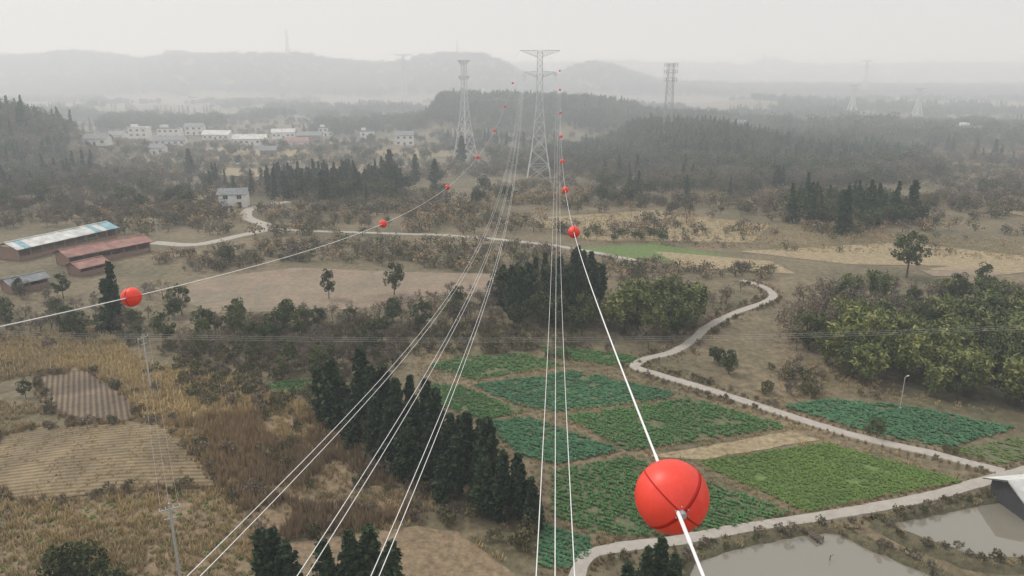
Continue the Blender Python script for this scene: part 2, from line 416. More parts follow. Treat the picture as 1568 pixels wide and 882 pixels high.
def spline(pts,step):
    P=[np.array(p) for p in pts]; P=[2*P[0]-P[1]]+P+[2*P[-1]-P[-2]]; out=[]
    for i in range(1,len(P)-2):
        p0,p1,p2,p3=P[i-1:i+3]; k=max(2,int(np.linalg.norm(p2-p1)/step))
        for j in range(k):
            t=j/k; out.append(.5*((2*p1)+(-p0+p2)*t+(2*p0-5*p1+4*p2-p3)*t*t+(-p0+3*p1-3*p2+p3)*t**3))
    out.append(P[-2]); return out
def road(name,px,w,h=.14,mat='concrete',world=None):
    S_=spline(world or GP(px),.9); V=[];Fc=[]
    ROADS.append(([tuple(q) for q in S_],w))
    for i,p in enumerate(S_):
        a=S_[max(0,i-1)];b_=S_[min(len(S_)-1,i+1)]; d=b_-a; d/=np.linalg.norm(d)+1e-9; s_=np.array([-d[1],d[0]])
        z=hz(*p)+h
        for q,zz in ((-w/2-.15,-.35),(-w/2+rng.uniform(-.08,.08),0),(0,.03),(w/2+rng.uniform(-.08,.08),0),(w/2+.15,-.35)):
            V.append((p[0]+s_[0]*q,p[1]+s_[1]*q,z+zz))
    for i in range(len(S_)-1):
        for k in range(4): Fc.append((5*i+k,5*i+5+k,5*i+6+k,5*i+1+k)[::-1])
    return obj(name,mkmesh(name,V,Fc,[M[mat]],smooth=False))
# ------------------------------------------------------------------ ground
ang=np.concatenate([np.linspace(-180,-52,70,endpoint=False),np.linspace(-52,52,560,endpoint=False),np.linspace(52,180,71)[:-1]])*math.pi/180
rr=np.concatenate([[.5,6,12,18,24],np.geomspace(30,9000,560)])
A,Rr=np.meshgrid(ang,rr); X=np.sin(A)*Rr; Y=np.cos(A)*Rr; Z=H(X,Y)
nr,na_=X.shape; idx=np.arange(nr*na_).reshape(nr,na_); nx=np.roll(idx,-1,axis=1)
Q=np.stack([idx[:-1],idx[1:],nx[1:],nx[:-1]],-1).reshape(-1,4)
me=bpy.data.meshes.new("ground"); me.vertices.add(nr*na_); me.vertices.foreach_set("co",np.stack([X,Y,Z],-1).astype(np.float32).ravel())
me.loops.add(len(Q)*4); me.loops.foreach_set("vertex_index",Q.ravel().astype(np.int32)); me.polygons.add(len(Q)); me.polygons.foreach_set("loop_start",np.arange(len(Q),dtype=np.int32)*4)
me.polygons.foreach_set("use_smooth",np.ones(len(Q),bool)); me.update(calc_edges=True); me.validate(); me.materials.append(M['ground']); obj("ground",me)
# ------------------------------------------------------------------ roads
road("farm_path",[(868,930),(885,880),(900,852),(945,840),(1040,828),(1150,808),(1300,785),(1420,762),(1530,732),(1620,708)],1.5)
road("farm_path",[(1538,724),(1430,696),(1340,676),(1250,651),(1180,628),(1100,602),(1040,584),(1000,572),(972,562),(990,550),(1030,540),(1060,522),(1085,500),(1130,478),(1170,464),(1184,452),(1165,438),(1135,430)],1.6)
road("village_road",[(235,372),(300,375),(360,363),(412,349),(378,333),(388,318),(440,309)],3.6)
road("village_road",[(412,350),(500,355),(600,358),(700,362),(800,371),(870,380),(980,400)],2.0)
road("village_road",[(360,252),(450,248),(550,238)],5,.4)
# ------------------------------------------------------------------ fields
def field(name,px,mat,step=1.5,zoff=.05,ex=True,amp=.15):
    w=GP(px); 
    if ex: EXCL.append((name,w))
    drape(name,w,M[mat],step,zoff,amp); return w
def crop(name,px,kind,ang,rs=.62,ps=.42,sc=(.8,1.2),gap=.08,base='cropsoil'):
    w=field(name+"_soil",px,base)
    a=np.array(w); c=a.mean(0); d=np.array([math.cos(ang),math.sin(ang)]); n=np.array([-d[1],d[0]]); R=np.linalg.norm(a-c,axis=1).max()
    us,vs=np.meshgrid(np.arange(-R,R,ps),np.arange(-R,R,rs)); us=us.ravel()+rng.normal(0,.08,us.size); vs=vs.ravel()+rng.normal(0,.05,vs.size)
    X=c[0]+d[0]*us+n[0]*vs; Y=c[1]+d[1]*us+n[1]*vs; k=inpoly(X,Y,w)&(rng.random(len(X))>gap)&(fbm(X/2.2,Y/2.2,77)>.25); X,Y=X[k],Y[k]
    scatter(name,np.stack([X,Y,H(X,Y)+.05],1),C[kind],*sc,tilt=.1); return w
fa=math.radians(-28)
FW=[]
FW.append(crop("vegetable_rows",[(655,562),(700,548),(800,542),(868,560),(725,582)],'crop',fa,gap=.25))
FW.append(crop("vegetable_rows",[(722,590),(878,568),(1032,602),(1022,611),(848,632),(790,620)],'cropb',fa))
FW.append(crop("vegetable_rows",[(862,638),(1060,611),(1208,655),(962,692)],'crop',fa,gap=.12))
FW.append(crop("vegetable_rows",[(640,588),(705,592),(805,632),(735,644),(670,620)],'crop',fa))
FW.append(crop("cabbage_rows",[(740,648),(812,641),(952,690),(850,712),(800,700)],'cropb',fa,gap=.03,sc=(1,1.35)))
FW.append(crop("vegetable_rows",[(845,722),(960,700),(1090,742),(1215,785),(1110,810),(960,824),(900,815),(845,790)],'crop',fa,gap=.15))
FW.append(crop("young_wheat_rows",[(1065,708),(1265,679),(1477,738),(1235,785)],'cropy',fa,.4,.3,(.7,1.1),.05,'grass'))
FW.append(crop("cabbage_rows",[(1195,622),(1270,612),(1390,622),(1555,656),(1450,686),(1350,668)],'cropb',fa,sc=(.9,1.3)))
FW.append(crop("vegetable_rows",[(820,530),(960,543),(985,556),(930,560),(850,548)],'crop',fa,gap=.1))
FW.append(crop("cabbage_rows",[(828,800),(900,822),(908,850),(870,870),(820,868)],'cropb',fa))
FW.append(crop("vegetable_rows",[(400,588),(480,582),(520,596),(470,606),(410,602)],'crop',fa,gap=.3))
FW.append(crop("vegetable_rows",[(1450,690),(1568,668),(1640,690),(1530,712)],'cropy',fa,gap=.4))
field("dry_strip_field",[(985,700),(1212,661),(1258,674),(1075,704)],'straw')
field("mown_field",[(880,380),(1000,373),(1112,392),(1042,401),(930,392)],'grass',3)
field("fallow_field",[(262,455),(300,428),(450,410),(600,416),(755,420),(765,446),(700,452),(560,472),(330,480)],'soil',3)
for px in ([(1000,385),(1180,400),(1220,420),(1050,410)],[(1130,385),(1380,372),(1568,392),(1568,410),(1300,405)],[(1420,412),(1568,395),(1640,410),(1500,425)],[(800,335),(1000,322),(1180,345),(1150,372),(900,368)]):
    field("straw_field",px,'straw',4,.08,ex=False)
field("fallow_field",[(1410,415),(1500,412),(1540,420),(1430,424)],'soil',3,.12)
for px in ([(190,232),(330,226),(480,228),(470,240),(330,248),(200,245)],[(300,256),(420,262),(400,272),(290,268)],[(560,232),(680,226),(690,240),(600,246)],[(1500,318),(1568,325),(1700,335),(1568,332)],[(480,258),(620,250),(680,262),(560,270)],[(60,330),(200,300),(320,300),(250,345)]):
    field("straw_field",px,'straw',6,.25,ex=False)
M['furrow']=rowed("ploughed_soil",(.085,.065,.047),(.20,.152,.105),math.radians(120),.7,1.2,.6)
M['strawrow']=rowed("straw_rows",(.12,.095,.06),(.28,.215,.13),math.radians(8),.7,4,.72)
field("ploughed_field",[(52,578),(130,567),(190,600),(218,640),(140,655),(75,630)],'furrow',1.5,.09)
w_st=field("straw_field",[(0,668),(60,655),(250,647),(335,745),(40,770),(-60,740)],'strawrow',1.5,.09)
field("bare_field",[(440,832),(640,806),(700,815),(790,882),(860,960),(400,960),(410,870)],'soil2',1.5,.06)
w_corn=GP([(40,780),(350,752),(410,850),(400,960),(0,960),(-60,880)])
w_reed=GP([(265,650),(330,640),(480,632),(560,700),(640,795),(430,826),(340,750)])
w_dry=GP([(-80,600),(-60,525),(0,515),(150,505),(230,560),(400,590),(470,620),(480,632),(330,640),(220,640),(190,600),(130,565),(40,575)])
drape("reed_ground",w_dry,M['straw'],1.5,.05); drape("reed_ground",w_reed,M['soil2'],1.5,.05); drape("corn_ground",w_corn,M['soil2'],1.5,.05)
# ------------------------------------------------------------------ ponds
PZ=[]
for px in ([(1052,862),(1120,838),(1262,811),(1330,835),(1400,865),(1450,890),(1500,940),(1480,1020),(1080,1020),(1040,900)],[(1340,802),(1430,782),(1530,763),(1640,755),(1760,800),(1700,855),(1510,867),(1455,850),(1390,828)]):
    w=GP(px); zs=[hz(*p) for p in w]; zl=max(zs)+.12; PZ.append(zl)
    EXCL.append(("pond",w)); drape("pond_water",w,M['water'],1.5,0,.25,flat=zl)
    bw=spline(w+[w[0]],1.0); V=[];Fc=[]
    for i,p in enumerate(bw):
        a=bw[max(0,i-1)];b_=bw[min(len(bw)-1,i+1)]; d=b_-a; d/=np.linalg.norm(d)+1e-9; s_=np.array([-d[1],d[0]])
        for q,zz in ((-1.3,-.5),(-.6,.35),(0,.45),(.6,.3),(1.3,-.5)):
            q+=rng.uniform(-.15,.15); V.append((p[0]+s_[0]*q,p[1]+s_[1]*q,zl+zz+rng.uniform(-.08,.08)))
    for i in range(len(bw)-1):
        for k in range(4): Fc.append((5*i+k,5*i+1+k,5*i+6+k,5*i+5+k))
    obj("pond_bank",mkmesh("pond_bank",V,Fc,[M['bank']],smooth=True))
    e=edgepts([tuple(q) for q in bw],4,.4,False); e[:,2]=zl+.25; scatter("bank_grass",e,C['dry'],.4,.8)
    e=edgepts([tuple(q) for q in bw],1.3,.45,False); e[:,2]=zl+.15; scatter("bank_shrubs",e,C['shrub'],.2,.5)
jx,jy=G(1240,822); b=B()
for k in range(5): b.box((k*.32,0,.35),(.28,.9,.05),0)
for k in (0,1.3):
    for s_ in (-.4,.4): b.strut((k,s_,-.4),(k,s_,.55),.05,0,None,6)
obj("wooden_jetty",b.mesh("wooden_jetty",[M['bark']]),(jx,jy,PZ[0]),-1.2)
for u,v in ((1270,862),(1345,850),(1390,858)):
    x,y=G(u,v); b=B(); b.strut((0,0,-.5),(0,0,.6),.05,0,.04,6); b.strut((0,0,.45),(.35,.1,.6),.03,0,.02,5); obj("pond_stake",b.mesh("pond_stake",[M['bark']]),(x,y,PZ[0]))
# ------------------------------------------------------------------ power line
def wire(name,f,y0,y1,r,n=120,parent=None):
    cu=bpy.data.curves.new(name,'CURVE'); cu.dimensions='3D'; cu.bevel_depth=r; cu.bevel_resolution=1; cu.use_fill_caps=True
    s_=cu.splines.new('POLY'); s_.points.add(n)
    for i in range(n+1):
        t=(i/n); y=y0+(y1-y0)*t; p=f(y); s_.points[i].co=(*p,1)
    cu.materials.append(M['wire']); o=bpy.data.objects.new(name,cu); COL.objects.link(o)
    return o
TY=316.0
Lw=lambda y:(-15.8+.0673*(y-29),y,27.3+.000776*(y-135)**2)
Rw=lambda y:(1.73+(19.6-1.73)/309.2*(y-6.8),y,30.1+.00068*(y-131)**2)
wire("earth_wire",Lw,-50,TY,.02); wire("earth_wire",Rw,-50,TY,.017,200)
def quad3(a,b_,c):
    A_=np.array([[p[1]**2,p[1],1] for p in (a,b_,c)]); k=np.linalg.solve(A_,np.array([p[2] for p in (a,b_,c)]))
    s_=(c[0]-a[0])/(c[1]-a[1])
    return lambda y:(a[0]+s_*(y-a[1]),y,k[0]*y*y+k[1]*y+k[2])
def cond(pb,pm,pe,Yn,dx):
    a=at(*pb,Yn); c=at(*pe,TY)
    s_=(c[0]-a[0])/(c[1]-a[1]); cx=(pm[0]-784)/F; cy=(441-pm[1])/F; k=cp+sp*cy; r=cx/k
    y=(a[0]-s_*a[1])/(r-s_); m=at(*pm,y)
    f=quad3(a,m,c)
    for d in dx: wire("power_conductor",(lambda y,d=d:(f(y)[0]+d,y,f(y)[2])),-50,TY,.016)
cond((287,882),(680,462),(797,128),19,(0,.4))
cond((455,882),(716,455),(799,132),19,(0,.3))
cond((568,882),(742,458),(801,128),19,(0,.25))
def condz(ub,ue,ve,dx=(0,)):
    a=at(ub,882,19); c=at(ue,ve,TY); m=(0,130,17.5)
    f=quad3(a,m,c)
    for d in dx: wire("power_conductor",(lambda y,d=d:(f(y)[0]+d,y,f(y)[2])),-50,TY,.018)
condz(821,852,128); condz(850,855,132); condz(880,858,128)
def ballmesh():
    b=bmesh.new(); bmesh.ops.create_uvsphere(b,u_segments=48,v_segments=32,radius=.4)
    for f in b.faces: f.smooth=True; f.material_index=0
    def band(axis,r,w,h,mi):
        n=64; vs=[]
        for i in range(n):
            t=2*math.pi*i/n; ring=[]
            for (rad,off) in ((r-.01,-w),(r+h,-w*.8),(r+h,w*.8),(r-.01,w)):
                c_,s_=math.cos(t)*rad,math.sin(t)*rad
                p=(off,c_,s_) if axis=='x' else (c_,s_,off)
                ring.append(b.verts.new(p))
            vs.append(ring)
        for i in range(n):
            j=(i+1)%n
            for k in range(3):
                f=b.faces.new((vs[i][k],vs[j][k],vs[j][k+1],vs[i][k+1])); f.material_index=mi; f.smooth=True
    band('z',.4,.009,.006,1); band('x',.4,.022,.005,1)
    for s_ in (-1,1):
        r=bmesh.ops.create_cone(b,cap_ends=True,segments=16,radius1=.045,radius2=.03,depth=.09,matrix=Matrix.Translation((0,s_*.42,0))@Matrix.Rotation(-s_*math.pi/2,4,'X'))
        for v in r['verts']:
            for f in v.link_faces: f.material_index=2
        for k in range(6):
            t=k*math.pi/3+.3
            r=bmesh.ops.create_cone(b,cap_ends=True,segments=8,radius1=.008,radius2=.008,depth=.03,matrix=Matrix.Translation((.075*math.cos(t),s_*.397,.075*math.sin(t)))@Matrix.Rotation(math.pi/2,4,'X'))
            for v in r['verts']:
                for f in v.link_faces: f.material_index=2
    me=bpy.data.meshes.new("marker_ball"); b.to_mesh(me); b.free()
    for m in (M['red'],M['redseam'],M['oldsteel']): me.materials.append(m)
    return me
BM=ballmesh()
def ball(f,y,sp_=0):
    p=f(y); d=Vector(f(y+1))-Vector(f(y-1)); o=obj("aerial_marker_ball",BM,p); 
    o.rotation_euler=(math.atan2(d.z,d.y),sp_,-math.atan2(d.x,d.y))
for y in (29,72,114,155.5,195.5,232,268): ball(Lw,y,random.uniform(-.4,.4))
for y,s_ in ((7,.75),(47,.1),(87,.3),(127,0),(167,.2),(207,.1),(247,0),(280,0)): ball(Rw,y,s_)
wire("armour_rod",Rw,7.38,8.3,.022,8); wire("armour_rod",Rw,5.9,6.6,.022,8)
# ------------------------------------------------------------------ lattice towers
def lattice(prof,r,panels):
    b=B(); H_=[p[0] for p in prof]; W_=[p[1] for p in prof]
    w=lambda z: float(np.interp(z,H_,W_))
    zs=[0]; 
    for k in range(panels): zs.append(zs[-1]+ (1.0*(panels-k)**.75))
    zs=[z/zs[-1]*H_[-1] for z in zs]
    cr=[(-1,-1),(1,-1),(1,1),(-1,1)]
    for i in range(len(zs)-1):
        z0,z1=zs[i],zs[i+1]; a,c=w(z0),w(z1); rr_=r*(1.3-.6*i/panels)
        for k in range(4):
            p=cr[k];q=cr[(k+1)%4]
            P0=(p[0]*a,p[1]*a,z0);P1=(p[0]*c,p[1]*c,z1);Q0=(q[0]*a,q[1]*a,z0);Q1=(q[0]*c,q[1]*c,z1)
            b.strut(P0,P1,rr_); b.strut(P0,Q1,rr_*.6); b.strut(Q0,P1,rr_*.6)
            if i: b.strut(P0,Q0,rr_*.5)
    return b,w
def arm(b,w,z,half,depth,r,n=6,droptop=0):
    for s_ in (-1,1):
        for f in (-1,1):
            w0=w(z); a=Vector((s_*w0,f*w0,z)); c=Vector((s_*w(z-depth),f*w(z-depth),z-depth)); t=Vector((s_*half,0,z-droptop))
            b.strut(a,t,r); b.strut(c,t,r)
            for k in range(n):
                p=a.lerp(t,k/n); q=c.lerp(t,(k+.5)/n); p2=a.lerp(t,(k+1)/n); b.strut(p,q,r*.55); b.strut(q,p2,r*.55)
        for k in range(1,n):
            p=Vector((s_*w(z),1*w(z),z)).lerp(Vector((s_*half,0,z-droptop)),k/n); b.strut(p,(p.x,-p.y,p.z),r*.5)
def pylon_mesh(Ht,base,half1,half2,r,ins=True):
    b,w=lattice([(0,base),(Ht*.28,base*.56),(Ht*.6,base*.26),(Ht*1.0,base*.19)],r,13)
    arm(b,w,Ht,half1,Ht*.05,r*.8); arm(b,w,Ht*.845,half2,Ht*.045,r*.8,droptop=Ht*.005)
    if ins:
        for x in (-half2,half2,-half2*.93,half2*.93,-half2*.86,half2*.86):
            for s_ in (-1,1):
                p=Vector((x,0,Ht*.838)); q=Vector((x,s_*3.0,Ht*.815)); 
                for k in range(12): b.strut(p.lerp(q,k/12),p.lerp(q,(k+.6)/12),.13,0,.10,6)
                b.strut(p,q,.03)
            b.strut((x,-3,Ht*.815),(x*1.02,0,Ht*.775),.03); b.strut((x,3,Ht*.815),(x*1.02,0,Ht*.775),.03)
    for sx in (-1,1):
        for sy in (-1,1): b.box((sx*base,sy*base,.1),(.9,.9,.8),0)
    return b.mesh("pylon",[M['steel']])
zt=hz(11.6,TY)
Ht=53.3-zt
PM=pylon_mesh(Ht,5.2,8.3,6.9,.155)
obj("transmission_tower",PM,(11.55,TY,zt)); obj("transmission_tower",PM,(-10.5,-52,hz(-10.5,-52)))
def tower_px(u,vt,vb,Y,base,h1,h2,r=.14,rot=0,name="transmission_tower"):
    x,_,zt_=at(u,vt,Y); g=hz(x,Y); obj(name,pylon_mesh(zt_-g,base,h1,h2,r,False),(x,Y,g),rot)
tower_px(710,92,245,395,4.6,4.8,4.5,.15,rot=.9)
tower_px(1410,135,205,700,5,8,6,.28,rot=.3); tower_px(1309,130,195,760,5,7,6,.28,rot=.3)
tower_px(1329,92,118,1300,6,12,10,.6,rot=.2); tower_px(438,46,84,1480,6,6,5,.5); tower_px(617,83,120,1000,6,13,10,.4); tower_px(700,62,90,1490,4,3,2,.5); tower_px(1170,82,104,1900,8,7,5,.8)
for x0,z0,x1,z1 in ((3.3,53.3,-60,62),(19.8,53.3,-40,62),(4.6,41,-58,50),(18.4,41,-42,50)):
    wire("power_conductor",lambda y:(x0+(x1-x0)*(y-TY)/430,y,z0+(z1-z0)*(y-TY)/430-18*4*((y-TY)/430)*(1-(y-TY)/430)),TY,TY+430,.03,40)
def telecom():
    x,_,zt_=at(1028,97,425); g=hz(x,425); h=zt_-g
    b,w=lattice([(0,2.6),(h*.5,1.9),(h,1.5)],.13,12)
    for lvl in (.97,.87,.76):
        z=h*lvl; R=3.0
        for k in range(12):
            t=k*math.pi/6; t2=t+math.pi/6; p=(R*math.cos(t),R*math.sin(t),z); q=(R*math.cos(t2),R*math.sin(t2),z)
            b.strut(p,q,.06); b.strut((p[0],p[1],z+1.1),(q[0],q[1],z+1.1),.04)
            if k%2==0:
                b.strut((0,0,z),p,.07); b.strut((p[0]*1.12,p[1]*1.12,z-1.3),(p[0]*1.12,p[1]*1.12,z+2.0),.05)
                b.box((p[0]*1.2,p[1]*1.2,z+.5),(.4,.4,2.3),1)
    b.strut((0,0,h),(0,0,h+2.5),.05)
    obj("telecom_tower",b.mesh("telecom_tower",[M['oldsteel'],M['paleroof']]),(x,425,g))
telecom()
# ------------------------------------------------------------------ utility poles
def upole(u,v,h,name="utility_pole",rot=0):
    x,y=G(u,v); g=hz(x,y); b=B(); b.strut((0,0,-.5),(0,0,h),.15,0,.09,10)
    b.box((0,0,h-.6),(1.7,.09,.09),1); b.box((0,0,h-1.5),(1.1,.09,.09),1)
    b.strut((-.6,0,h-.6),(0,0,h-1.4),.025,1); b.strut((.6,0,h-.6),(0,0,h-1.4),.025,1)
    for q in (-.8,-.3,.3,.8): b.strut((q,0,h-.55),(q,0,h-.3),.05,2,.03,8)
    obj(name,b.mesh(name,[M['pole'],M['oldsteel'],M['white']]),(x,y,g),rot); return Vector((x,y,g+h))
pa=upole(232,602,9,rot=1.2); pb=upole(279,905,9.0,rot=.5); upole(242,366,6)
pc=upole(1700,585,10); pd=upole(-260,560,9)
x,y=G(1378,626); b=B(); b.strut((0,0,-.3),(0,0,4.8),.08,0,.05,8); b.strut((0,0,4.7),(.5,0,4.85),.03,0,.03,6); b.box((.6,0,4.83),(.4,.16,.07),1); b.box((0,0,.1),(.4,.4,.25),0)
obj("street_lamp",b.mesh("street_lamp",[M['pole'],M['white']]),(x,y,hz(x,y)),.5)
def span(a,b_,sag,r=.014,n=40,off=0):
    cu=bpy.data.curves.new("distribution_wire",'CURVE'); cu.dimensions='3D'; cu.bevel_depth=r; s_=cu.splines.new('POLY'); s_.points.add(n)
    d=(b_-a); pr=Vector((-d.y,d.x,0)).normalized()*off
    for i in range(n+1):
        t=i/n; p=a.lerp(b_,t)+pr; s_.points[i].co=(p.x,p.y,p.z-.35-sag*4*t*(1-t),1)
    cu.materials.append(M['pole']); COL.objects.link(bpy.data.objects.new("distribution_wire",cu))
for o_ in (-.8,0,.8): span(pa,pc,1.5,off=o_); span(pd,pa,1.0,off=o_)
for o_ in (-.7,.0,.7): span(pa,pb,1.0,off=o_,r=.01)
# ------------------------------------------------------------------ buildings
def house(name,x,y,w,d,h,rot,wall='white',roof='greyroof',st=2,flat=False):
    e=bpy.data.objects.new(name,None); COL.objects.link(e); e.location=(x,y,hz(x,y)-.2); e.rotation_euler=(0,0,rot)
    b=B(); b.box((0,0,h/2),(w,d,h)); obj("walls",b.mesh("walls",[M[wall]]),parent=e)
    b=B(); o_=.6
    if flat:
        b.box((0,0,h+.12),(w+.4,d+.4,.24)); b.box((0,-d/2-.1,h+.5),(w+.4,.15,.55)); b.box((0,d/2+.1,h+.5),(w+.4,.15,.55))
        b.box((-w/4,0,h+1.2),(w*.3,d*.5,1.9),1)
    else:
        rh=d*.28
        for s_ in (-1,1):
            b.quad([(-w/2-o_,s_*(d/2+o_),h-.1),(w/2+o_,s_*(d/2+o_),h-.1),(w/2+o_,0,h+rh),(-w/2-o_,0,h+rh)])
            b.quad([(-w/2-o_,s_*(d/2+o_),h-.25),(w/2+o_,s_*(d/2+o_),h-.25),(w/2+o_,0,h+rh-.15),(-w/2-o_,0,h+rh-.15)])
            b.quad([(-w/2-o_,s_*(d/2+o_),h-.25),(w/2+o_,s_*(d/2+o_),h-.25),(w/2+o_,s_*(d/2+o_),h-.1),(-w/2-o_,s_*(d/2+o_),h-.1)])
            b.quad([(s_*(w/2-.01),-d/2,h-.3),(s_*(w/2-.01),d/2,h-.3),(s_*(w/2-.01),0,h+rh-.2)],1)
    obj("roof",b.mesh("roof",[M[roof],M[wall]]),parent=e)
    b=B(); sh=h/st; n=max(2,int(w/3.2))
    for k in range(st):
        for i in range(n):
            xx=-w/2+w*(i+.5)/n
            for s_ in (-1,1):
                if k==0 and i==n//2 and s_==-1: b.box((xx,-d/2-.02,1.1),(1.2,.08,2.2),0)
                else:
                    b.box((xx,s_*(d/2+.01),k*sh+sh*.55),(1.5,.06,1.3),0); b.box((xx,s_*(d/2+.06),k*sh+sh*.55-.72),(1.8,.2,.1),1); b.box((xx,s_*(d/2+.03),k*sh+sh*.55),(.07,.08,1.3),1)
    obj("windows",b.mesh("windows",[M['glass'],M['white']]),parent=e)
    EXCL.append((name,[(x+math.cos(rot)*a-math.sin(rot)*c,y+math.sin(rot)*a+math.cos(rot)*c) for a,c in ((-w/2-1,-d/2-6),(w/2+1,-d/2-6),(w/2+1,d/2+1),(-w/2-1,d/2+1))]))
    return e
def hp(name,u,v,*a,**k): x,y=G(u,v); return house(name,x,y,*a,**k)
hp("farm_house",360,316,9,6,5,.15,st=2); hp("farm_house",352,324,4,3,2.6,.15,st=1)
hp("village_house",216,216,12,9,9,.1,st=3,flat=True,roof='paleroof'); hp("village_house",262,212,14,9,7,.1,st=2,flat=True); hp("village_house",262,222,18,8,3.5,.2,st=1,roof='greyroof')
hp("village_house",182,214,10,8,4,.0,st=1); hp("village_house",335,214,18,9,4,-.1,st=1,roof='paleroof'); hp("village_house",385,222,20,9,4.5,.1,st=1,roof='paleroof'); hp("village_house",412,240,8,7,4,.2,wall='brick',st=1)
hp("village_house",563,219,9,8,8,.1,st=2,flat=True); hp("village_house",620,222,11,8,6.5,.1,st=2,roof='greyroof'); hp("village_house",475,215,16,8,4,.1,st=1,wall='brick'); hp("village_house",1480,210,14,10,8,.2,st=3,flat=True); hp("village_house",1130,200,10,8,6,.2,st=2)
hp("village_house",290,160,26,12,9,.1,st=2,flat=True); hp("village_house",60,170,26,12,8,.1,st=2); hp("village_house",455,225,14,8,4,.3,st=1,roof='redroof')
hp("village_house",300,206,12,8,6,.1,st=2); hp("village_house",435,212,16,8,5,.2,st=1,roof='paleroof'); hp("village_house",150,222,12,8,4,.1,st=1); hp("village_house",500,208,10,8,6,.1,st=2,flat=True); hp("village_house",240,236,10,7,4,.1,st=1)
def barn(name,pa_,pb_,w,h,roofs,rh=1.6):
    a=Vector(pa_);b_=Vector(pb_); c=(a+b_)/2; L=(b_-a).length; rot=math.atan2(b_.y-a.y,b_.x-a.x)
    e=bpy.data.objects.new(name,None); COL.objects.link(e); e.location=(c.x,c.y,hz(c.x,c.y)); e.rotation_euler=(0,0,rot)
    b=B(); n=int(L/3)
    for i in range(n+1):
        for s_ in (-1,1): b.box((-L/2+L*i/n,s_*(w/2-.1),h/2),(.25,.25,h))
    obj("posts",b.mesh("posts",[M['brick']]),parent=e)
    b=B(); 
    for s_ in (-1,1): b.box((0,s_*(w/2-.1),.55),(L-.3,.18,1.1)); b.box((s_*(L/2-.1),0,h/2),(.2,w-.5,h))
    obj("walls",b.mesh("walls",[M['brick']]),parent=e)
    b=B(); m=16
    for i in range(m):
        x0=-L/2-.6+(L+1.2)*i/m; x1=-L/2-.6+(L+1.2)*(i+1)/m
        for s_ in (-1,1):
            k=random.choice(range(len(roofs))) if random.random()<.2 else (0 if i<m*.7 else len(roofs)-1)
            z=random.uniform(0,.05)
            b.quad([(x0,s_*(w/2+.7),h-.15+z),(x1,s_*(w/2+.7),h-.15+z),(x1,0,h+rh+z),(x0,0,h+rh+z)],k)
            b.quad([(x0,s_*(w/2+.7),h-.27+z),(x1,s_*(w/2+.7),h-.27+z),(x1,0,h+rh-.12+z),(x0,0,h+rh-.12+z)],k)
    b.box((0,0,h+rh+.06),(L+1.2,.5,.08),0)
    obj("roof",b.mesh("roof",[M[q] for q in roofs]),parent=e)
    n_=Vector((-math.sin(rot),math.cos(rot))); t=Vector((math.cos(rot),math.sin(rot)))
    EXCL.append((name,[tuple(c+t*p*(L/2+1)+n_*q*(w/2+1)) for p,q in ((-1,-1),(1,-1),(1,1),(-1,1))]))
barn("livestock_barn",G(15,398),G(165,364),7.5,3.2,['paleroof','paleroof','paleroof','tealroof'],1.3)
barn("red_roof_barn",G(98,408),G(220,383),6.5,2.8,['redroof'],1.2)
barn("red_roof_shed",G(115,422),G(156,412),5,2.2,['redroof'],.9)
barn("brick_shed",G(12,448),G(66,436),5,2.2,['greyroof'],.8)
x,y=G(1592,776); house("pond_house",x,y,8,5,2.4,.15,wall='dark',roof='paleroof',st=1)
# ------------------------------------------------------------------ individually placed trees
def tree(name,meshes,u,v,h,base=10,world=None,wide=1):
    x,y=world or G(u,v); s_=h/base; obj(name,random.choice(meshes),(x,y,hz(x,y)),random.uniform(0,6.28),scale=(s_*wide,s_*wide,s_))
for u,v,t in [(495,650,565),(512,660,560),(530,655,590),(556,650,547),(573,665,575),(592,660,565),(610,680,585),(632,672,580),(655,680,588),(540,690,610),(575,700,610),(600,715,625),(640,715,612),(668,700,600),(690,725,632),(718,735,628),(735,745,642),(655,745,655),(700,760,668),(748,762,652),(770,775,690),(790,790,700),(800,800,718),(815,810,735),(740,790,700),(765,800,712),(625,740,650),(680,775,700),(510,640,590),(545,640,580),(705,700,640),(825,815,760)]:
    x,y=G(u,v); t_=math.hypot(math.hypot(x,y),CAMZ); h=max(4,(v-t)/F*t_*1.12*random.uniform(.92,1.06)); tree("cypress_tree",CY,0,0,h,world=(x,y),wide=random.uniform(1.0,1.3))
for u,v,h in [(415,925,7.5),(432,915,7),(448,935,7),(500,935,7),(540,925,7.5),(570,915,7.5),(600,935,7),(985,920,5.5),(1010,915,6),(1030,930,5.5),(960,935,5)]:
    tree("cypress_tree",CY,u,v,h,wide=1.25)
for u,v,h in [(105,925,6),(140,915,6.5),(165,930,5),(190,945,5)]: tree("round_tree",BR,u,v,h,8,wide=.85)
tree("cypress_tree",CY,180,508,13,wide=.8); tree("cypress_tree",CY,170,510,10)
tree("round_tree",BR,504,458,6.5,8,wide=.8); tree("round_tree",BR,604,452,7.5,8,wide=.85); tree("round_tree",BR,1388,425,11,8); tree("round_tree",BR,40,610,3,8); tree("round_tree",BR,1342,672,3,8); tree("round_tree",BR,350,405,5,8); tree("round_tree",BR,225,240,9,8,wide=.7)
for u,v,h in [(293,268,12),(708,250,14),(939,190,13),(637,280,12),(665,285,11),(600,285,15),(36,200,14),(1395,340,13),(1290,360,13),(735,760,6)]: tree("cypress_tree",CY,u,v,h,wide=1.2)
